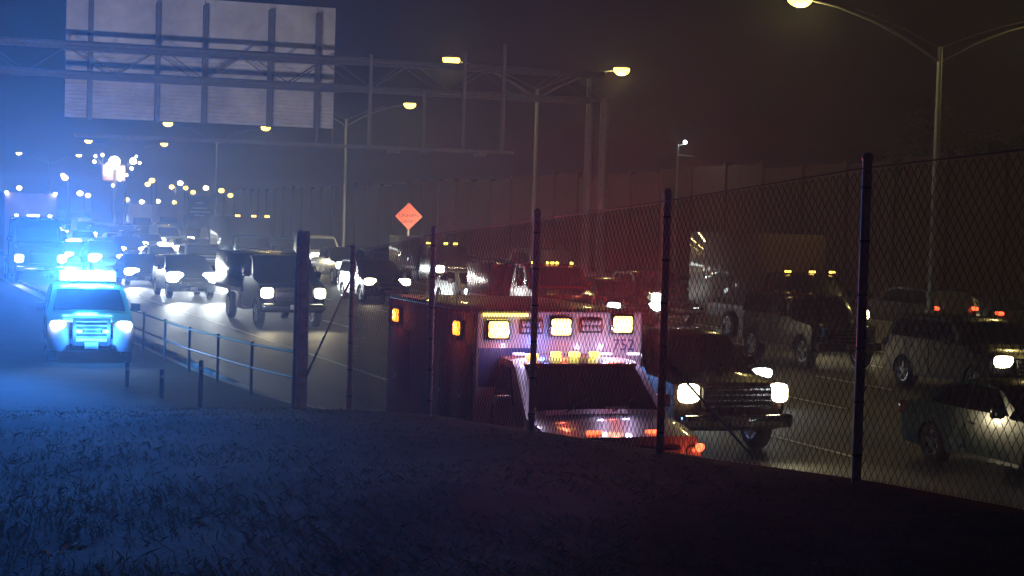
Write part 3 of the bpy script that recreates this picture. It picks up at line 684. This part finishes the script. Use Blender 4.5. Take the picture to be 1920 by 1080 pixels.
for x in (-0.28, 0.32):
    obj('grille_light', rbox_mesh('grille_light', x-0.08, x+0.08, -0.13, -0.06, 0.74, 0.82, 0.02, 1), E_BLUE, pol)
    lamp('POINT', 'grille_light_beam', (x, -0.3, 0.78), BLUE, 14, pol, 0.05)
pb = obj('push_bumper', MB().box(-0.42, 0.42, -0.1, -0.05, 0.45, 0.55).box(-0.42, -0.34, -0.1, -0.05, 0.55, 1.0).box(0.34, 0.42, -0.1, -0.05, 0.55, 1.0).box(-0.42, 0.42, -0.1, -0.05, 1.0, 1.08), BLKP, pol)

# ---- semi on the shoulder
t = vehicle('semicab', 'semi_truck', 'semi truck with a pale pink trailer behind the police suv at the left edge', 'truck', 8.75, 87.5, P_GREY, 'white', 40, 1, hl_scale=1.5)
P_PINK = mat('trailer_skin', (0.62, 0.42, 0.45), 0.5, var=0.08, scale=2)
cargo(t, 5.3, 18.0, 1.15, 4.25, 1.27, P_PINK, 'trailer')
markers(t, 3.11, 4.0, (-0.8,-0.2,0.0,0.2,0.8), E_WHITE, 0.16, 0.07); markers(t, 4.2, 5.25, (-1.18, 1.18), E_WHITE, 0.14, 0.1)

# ---- bright queue in the middle distance
pal = [P_BLACK, P_GREY, P_SILVER, P_NAVY, P_BROWN, P_WHITE]
mid = [('suv',13.5,74,'white',150,'white-lit suv in the middle of the glaring cluster, nearest on the right lane'),
       ('sedan',17.4,78,'white',60,'dark sedan left of the delivery truck with a bluish headlight'),
       ('pickup',17.4,91,'white',170,'pickup truck with the brightest lights at the right end of the glaring cluster'),
       ('sedan',13.5,86,'white',120,'sedan with dazzling lights second in the nearest queue'),
       ('suv',13.5,99,'white',120,'suv with dazzling lights third in the nearest queue'),
       ('sedan',17.4,104,'white',110,'sedan with dazzling lights behind the brightest pickup truck'),
       ('suv',21.25,112,'white',60,'suv with white lights above the brightest pickup truck'),
       ('sedan',24.6,104,'warm',40,'sedan with warm lights left of the orange sign post in the far lanes'),
       ('van',27.9,108,'warm',40,'van with warm lights next to the barrier beyond the box truck'),
       ('sedan',13.5,112,'white',80,'sedan with white lights fourth in the nearest queue'),
       ('suv',17.4,117,'white',60,'suv with white lights at the back of the glaring cluster')]
for i, (k, x, y, hc, it, lb_) in enumerate(mid):
    vehicle(k, {'suv':'suv','sedan':'sedan','pickup':'pickup_truck','van':'van'}[k], lb_, {'suv':'suv','sedan':'car','pickup':'pickup truck','van':'van'}[k], x, y, pal[i % 6], hc, it*(2.2 if i in (0, 2, 3, 4, 5, 9) else 0.5), 1, 'glaring queue of traffic at left', hl_scale=2.1, cone=38)

# ---- far traffic: small, body and headlights only
n = 0
for li, x in enumerate((13.5, 17.4, 21.25, 24.6, 27.9)):
    y = 126 + li*3.3
    while y < 330:
        k = random.choice(['sedan','suv','sedan','suv','van','pickup'])
        hc = random.choice(['white','warm','white'])
        K = KINDS[k]
        t = obj('distant_car', cached((k,'b'), lambda: body_mesh(k)), random.choice(pal), None, (x+random.uniform(-.3,.3), y, 0))
        tag(t, 'distant car with headlights on, among others in the far queue, '+['lane nearest the shoulder','second lane from the shoulder','middle lane','second lane from the median','lane beside the median barrier'][li], 'car', 'distant traffic')
        hx, hz, hw_, hh_ = K['hl']; fy = front_y(K, hx/K['hw'], hz)
        for s in (-1, 1):
            obj('headlight', cached((k,'hlfar',s), lambda: MB().lens(s*hx, hz, hw_*2.5, hh_*2.4, fy-0.02, 0.08).mesh('headlight', True)), E_WARM if hc == 'warm' else E_WHITE, t)  # far lenses oversized to stand in for headlight glare
        obj('windshield', cached((k,'ws'), lambda: strip_mesh(k, K['ws'][0], K['ws'][1], 0.08, 0.97)), GLASS, t)
        if n % 6 == 0: lamp('SPOT', 'headlight_beam', (0, -0.2, hz), HEADCOL[hc], 24, t, 0.3, (0,-1,0), 50, 1.0)
        n += 1; y += random.uniform(7.2, 10.5)
for (x, y, p_, lb_) in ((32.0+1.9+6, 236, P_PINK, 'distant box truck with a pale orange box above the far traffic'), (33.8, 218, P_WHITE, 'distant truck with a tall pale purple box amid the far headlights')):
    t = thing('distant_truck', lb_, 'truck', (x, y, 0), group='distant trucks')
    obj('body', cached(('mtruck','b'), lambda: body_mesh('mtruck')), P_GREY, t); obj('cargo_box', rbox_mesh('cargo_box', -1.25, 1.25, 2.6, 9, 1.0, 3.9, 0.05, 1), p_, t)

# ---- cars leaving on the far carriageway, tail lights towards the camera
E_TAIL = emit('tail_glow', (1.0, 0.1, 0.03), 3.5)
for k, x, y, lb_, it in (('suv', 35.2, 56.9, 'dark suv with red tail lights beyond the barrier, left of the right-hand light pole', 20), ('sedan', 38.6, 58.0, 'car with red tail lights beyond the barrier near the right edge', 20), ('van', 33.0, 88.5, 'added van beyond the barrier whose headlights light the orange diamond sign', 420)):  # the van is added so its headlights light the diamond sign
    t = vehicle(k, {'suv':'suv','sedan':'sedan','van':'van'}[k], lb_, {'suv':'suv','sedan':'car','van':'van'}[k], x, y, P_GREY, 'warm', it*3.2, 1, 'traffic leaving on the far carriageway', yaw=PI, cone=56)
    K = KINDS[k]
    for sx in (-1, 1): obj('tail_light', rbox_mesh('tail_light', sx*K['hw']*.8-0.12, sx*K['hw']*.8+0.1, K['L']-0.3, K['L']+0.01, K['belt']-0.12, K['belt']+0.0, 0.03, 1), E_TAIL, t)

# ================================================================== orange diamond sign
ds = thing('roadwork_sign', 'orange diamond roadwork sign with two lines of black lettering on a post', 'sign', (31.0, 101.5, 0), -0.2)
P_ORG = mat('retroreflective_orange', (0.85, 0.11, 0.06), 0.45, var=0.08, scale=4)
obj('post', MB().box(-0.05, 0.05, 0.03, 0.09, 0, 3.9), GALV, ds)
h = 0.8; zc = 3.58
m = MB().add([(-h,0,zc),(0,0,zc-h),(h,0,zc),(0,0,zc+h),(-h,0.02,zc),(0,0.02,zc-h),(h,0.02,zc),(0,0.02,zc+h)], [(0,1,2,3),(4,7,6,5),(0,4,5,1),(1,5,6,2),(2,6,7,3),(3,7,4,0)])
obj('plate', m, P_ORG, ds)
for s_, dz in (('UNEVEN', 0.03), ('LANES', -0.3)): obj('lettering', text_mesh('lettering', s_, 0.3), BLKP, ds, (0, -0.008, zc+dz), (PI/2, 0, 0))

# far green guide sign
gs = thing('guide_sign', 'distant guide sign on two posts with pale lines of lettering', 'sign', (45.0, 243.0, 0))
GREEN = mat('sign_green', (0.02, 0.09, 0.07), 0.5, var=0.1)
for x in (-1.7, 1.7, 3.2): obj('post', MB().box(x-0.08, x+0.08, 0.05, 0.2, 0, 5.6), GALV, gs)
pl = obj('plate', MB().box(-1.65, 1.65, 0, 0.045, 2.2, 5.2), GREEN, gs)
for z, a, b in ((4.2,-0.5,0.4),(3.5,-1.0,0.9),(3.0,-1.4,1.3),(2.55,-0.8,0.6)): obj('lettering', MB().box(a, b, -0.02, -0.004, z, z+0.2), PAINT, pl)

# pole with small white lamp and arm (centre right)
cp = thing('camera_pole', 'thin pole with a small white lamp and a side arm above the sound wall', 'pole', (50.6, 106.6, 0))
obj('mast', MB().tube([(0,0,0),(0,0,8.7)], [0.09,0.06], 8).mesh('mast', True), GALV, cp)
obj('arm', MB().tube([(0,0,8.0),(1.15,0,7.95)], 0.035, 6), GALV, cp)
obj('lamp', MB().bowl((0.5,0,8.85), 0.13, 0.13, 0.13, 10, 5, True).mesh('lamp', True), E_WHITE, cp)
obj('bracket', MB().tube([(0,0,8.6),(0.5,0,8.75)], 0.03, 6), GALV, cp)
lamp('POINT', 'lamp_light', (0.5,-0.2,8.85), (0.9,1,0.95), 5, cp, 0.1)

# far street lamps, placed along the distant roads
fy = math.radians(20.3)
def at(px, py, d):
    """world point from an angle and a distance, used for far lamps"""
    v = cam.matrix_world.to_3x3() @ Vector(((px-960)/3400, -(py-540)/3400, -1)); return Vector((0,0,CAM_H)) + v*d
far = [(122,333,310),(165,366,360),(36,352,380),(285,338,330),(277,345,360),(322,350,380),(338,343,350),(348,352,390),(362,360,400),(386,352,360),(415,357,340),(432,366,370),
       (238,374,400),(266,378,410),(296,377,420),(327,379,430),(118,328,420),(150,362,330)]
ORD = 'leftmost,second,third,fourth,fifth,sixth,seventh,eighth,ninth,tenth,eleventh,twelfth,thirteenth,fourteenth,fifteenth,sixteenth,seventeenth,rightmost'.split(',')
for i, (px, py, d) in enumerate(sorted(far)):
    p = at(px, py, d)
    t = thing('distant_street_light', 'small distant street light over the far end of the road, '+ORD[i]+(' of the row' if i in (0, 17) else ' from the left'), 'street light', (p.x, p.y, -0.05), group='distant street lights')
    obj('pole', MB().tube([(0.8,0,0),(0.8,0,p.z),(0.6,0,p.z+0.3),(0,0,p.z+0.2)], 0.09, 6), GALV, t)
    obj('lamp_bowl', MB().bowl((0,0,p.z), 0.55, 0.45, 0.45, 10, 5, True).mesh('lamp_bowl', True), E_SOD if i % 3 else E_WARM, t)
    if i in (1, 6, 10): lamp('POINT', 'lamp_light', (0,0,p.z-0.6), (1,0.8,0.5), 40, t, 0.4)
# floodlit billboard in the far distance
p = at(215, 318, 370)
bb = thing('billboard', 'distant floodlit billboard ringed with bright lamps above the far traffic', 'billboard', (p.x, p.y, -0.05))
obj('support', MB().tube([(0,0.4,0),(0,0.4,p.z)], 0.5, 10), DSTEEL, bb)
obj('panel', MB().box(-2.4, 2.4, 0, 0.3, p.z-2.2, p.z+0.9), P_PINK, bb)
obj('frame', MB().box(-2.6, 2.6, 0.31, 0.5, p.z-2.4, p.z+1.1), DSTEEL, bb)
for (x, z, r) in ((-0.2,1.6,1.2),(-1.2,0.7,0.8),(3.6,1.9,0.7),(4.9,1.6,0.3),(-4.0,2.6,0.3),(-2.6,2.9,0.35),(-4.2,1.5,0.35),(3.3,0.4,0.35),(-1.7,-0.8,0.4),(2.2,-1.0,0.4),(1.0,-2.0,0.3),(4.2,2.9,0.25),(-0.4,-3.2,0.3)):
    obj('flood_lamp', MB().bowl((x,-0.8,p.z+z), r, 0.4, r, 10, 5, True).mesh('flood_lamp', True), E_WARM, bb)
    obj('flood_arm', MB().tube([(x,-0.6,p.z+z),(max(-2.3,min(2.3,x)),0.35,p.z+max(-2.2,min(0.9,z)))], 0.07, 5), DSTEEL, bb)
lamp('POINT', 'flood_light', (-0.3,-2.0,p.z+1.5), (1,0.9,0.7), 120, bb, 0.6)

# trees behind the sound wall
LEAF = mat('leaf', (0.05, 0.07, 0.03), 0.7, var=0.4, scale=2)
BARK = mat('bark', (0.09, 0.07, 0.05), 0.9, var=0.3, scale=8)
def tree(x, y, h, rr, label):
    t = thing('tree', label, 'tree', (x, y, -0.05), group='trees behind the sound wall')
    m = MB().tube([(0,0,0),(0.1,0.05,h*.35),(0.05,0.2,h*.6)], [0.28,0.2,0.1], 9)
    cl = []
    for k in range(7):
        a = 2*PI*k/7+random.random(); e = (rr*.6*math.cos(a), rr*.6*math.sin(a), h*random.uniform(.62,.9))
        m.tube([(0.08,0.1,h*random.uniform(.35,.5)), (e[0]*.5,e[1]*.5,h*.62), e], [0.1,0.06,0.03], 6); cl.append(e)
    obj('trunk', m.mesh('trunk', True), BARK, t)
    V_ = []; F_ = []
    for k in range(46):
        b = random.choice(cl); c = (b[0]+random.gauss(0, rr*.3), b[1]+random.gauss(0, rr*.3), b[2]+random.gauss(0, h*.09)); cr = random.uniform(.35,.8)
        for _ in range(70):
            q = Vector((random.gauss(0,1),random.gauss(0,1),random.gauss(0,1))).normalized()*cr*random.uniform(.5,1); q += Vector(c)
            u = Vector((random.gauss(0,1),random.gauss(0,1),random.gauss(0,1))).normalized()*0.14; w = u.orthogonal().normalized()*0.07
            o_ = len(V_); V_ += [tuple(q-u), tuple(q+w), tuple(q+u), tuple(q-w)]; F_.append((o_,o_+1,o_+2,o_+3))
    me = bpy.data.meshes.new('crown'); me.from_pydata(V_, [], F_); obj('crown', me, LEAF, t)
tree(55.6, 84, 9.6, 2.6, 'dim leafy tree showing over the sound wall left of the tall light pole')
tree(56.5, 79, 9.9, 2.4, 'dim leafy tree showing over the sound wall right of the tall light pole')
tree(56.0, 75.0, 9.2, 2.2, 'rightmost dim tree showing over the sound wall')

# litter on the embankment
LIT = mat('pale_litter', (0.4, 0.42, 0.4), 0.7, var=0.3, scale=20)
for (x, y, L_, a, lb_) in ((0.94,9.03,0.2,0.35,'crumpled pale strip of litter in the grass at the lower left corner'),(1.1,9.14,0.13,-0.2,'short pale strip of litter just right of the crumpled one')):
    m = MB(); k = 7
    for i in range(k+1):
        u = i/k-0.5; zz = 0.012*math.sin(i*2.3)+0.03
        m.v += [(u*L_, -0.03, zz), (u*L_, 0.03+0.01*math.sin(i), zz+0.012*math.cos(i*1.7))]
    m.f = [(2*i,2*i+2,2*i+3,2*i+1) for i in range(k)]
    o = obj('litter', m, LIT, None, (x, y, gz(x, y)+0.04), (-0.06, 0, a-0.35)); sd = o.modifiers.new('thickness', 'SOLIDIFY'); sd.thickness = 0.003
    tag(o, lb_, 'litter')

# ================================================================== haze
hz = bpy.data.materials.new('glare_haze'); hz.use_nodes = True; nn = hz.node_tree.nodes; nn.clear()
ho = nn.new('ShaderNodeOutputMaterial'); hv = nn.new('ShaderNodeVolumePrincipled')
hv.inputs['Color'].default_value = (0.9, 0.92, 0.95, 1); hv.inputs['Density'].default_value = 0.0010; hv.inputs['Anisotropy'].default_value = 0.75
hz.node_tree.links.new(hv.outputs[0], ho.inputs['Volume'])
hb = obj('haze', MB().box(-950, 950, -100, 1050, -1.4, 18), hz); hb['kind'] = 'stuff'  # volume added to carry lens glare as glow round the lamps
hb['label'] = 'thin haze added over the road to carry the lens glare'; hb['category'] = 'haze'
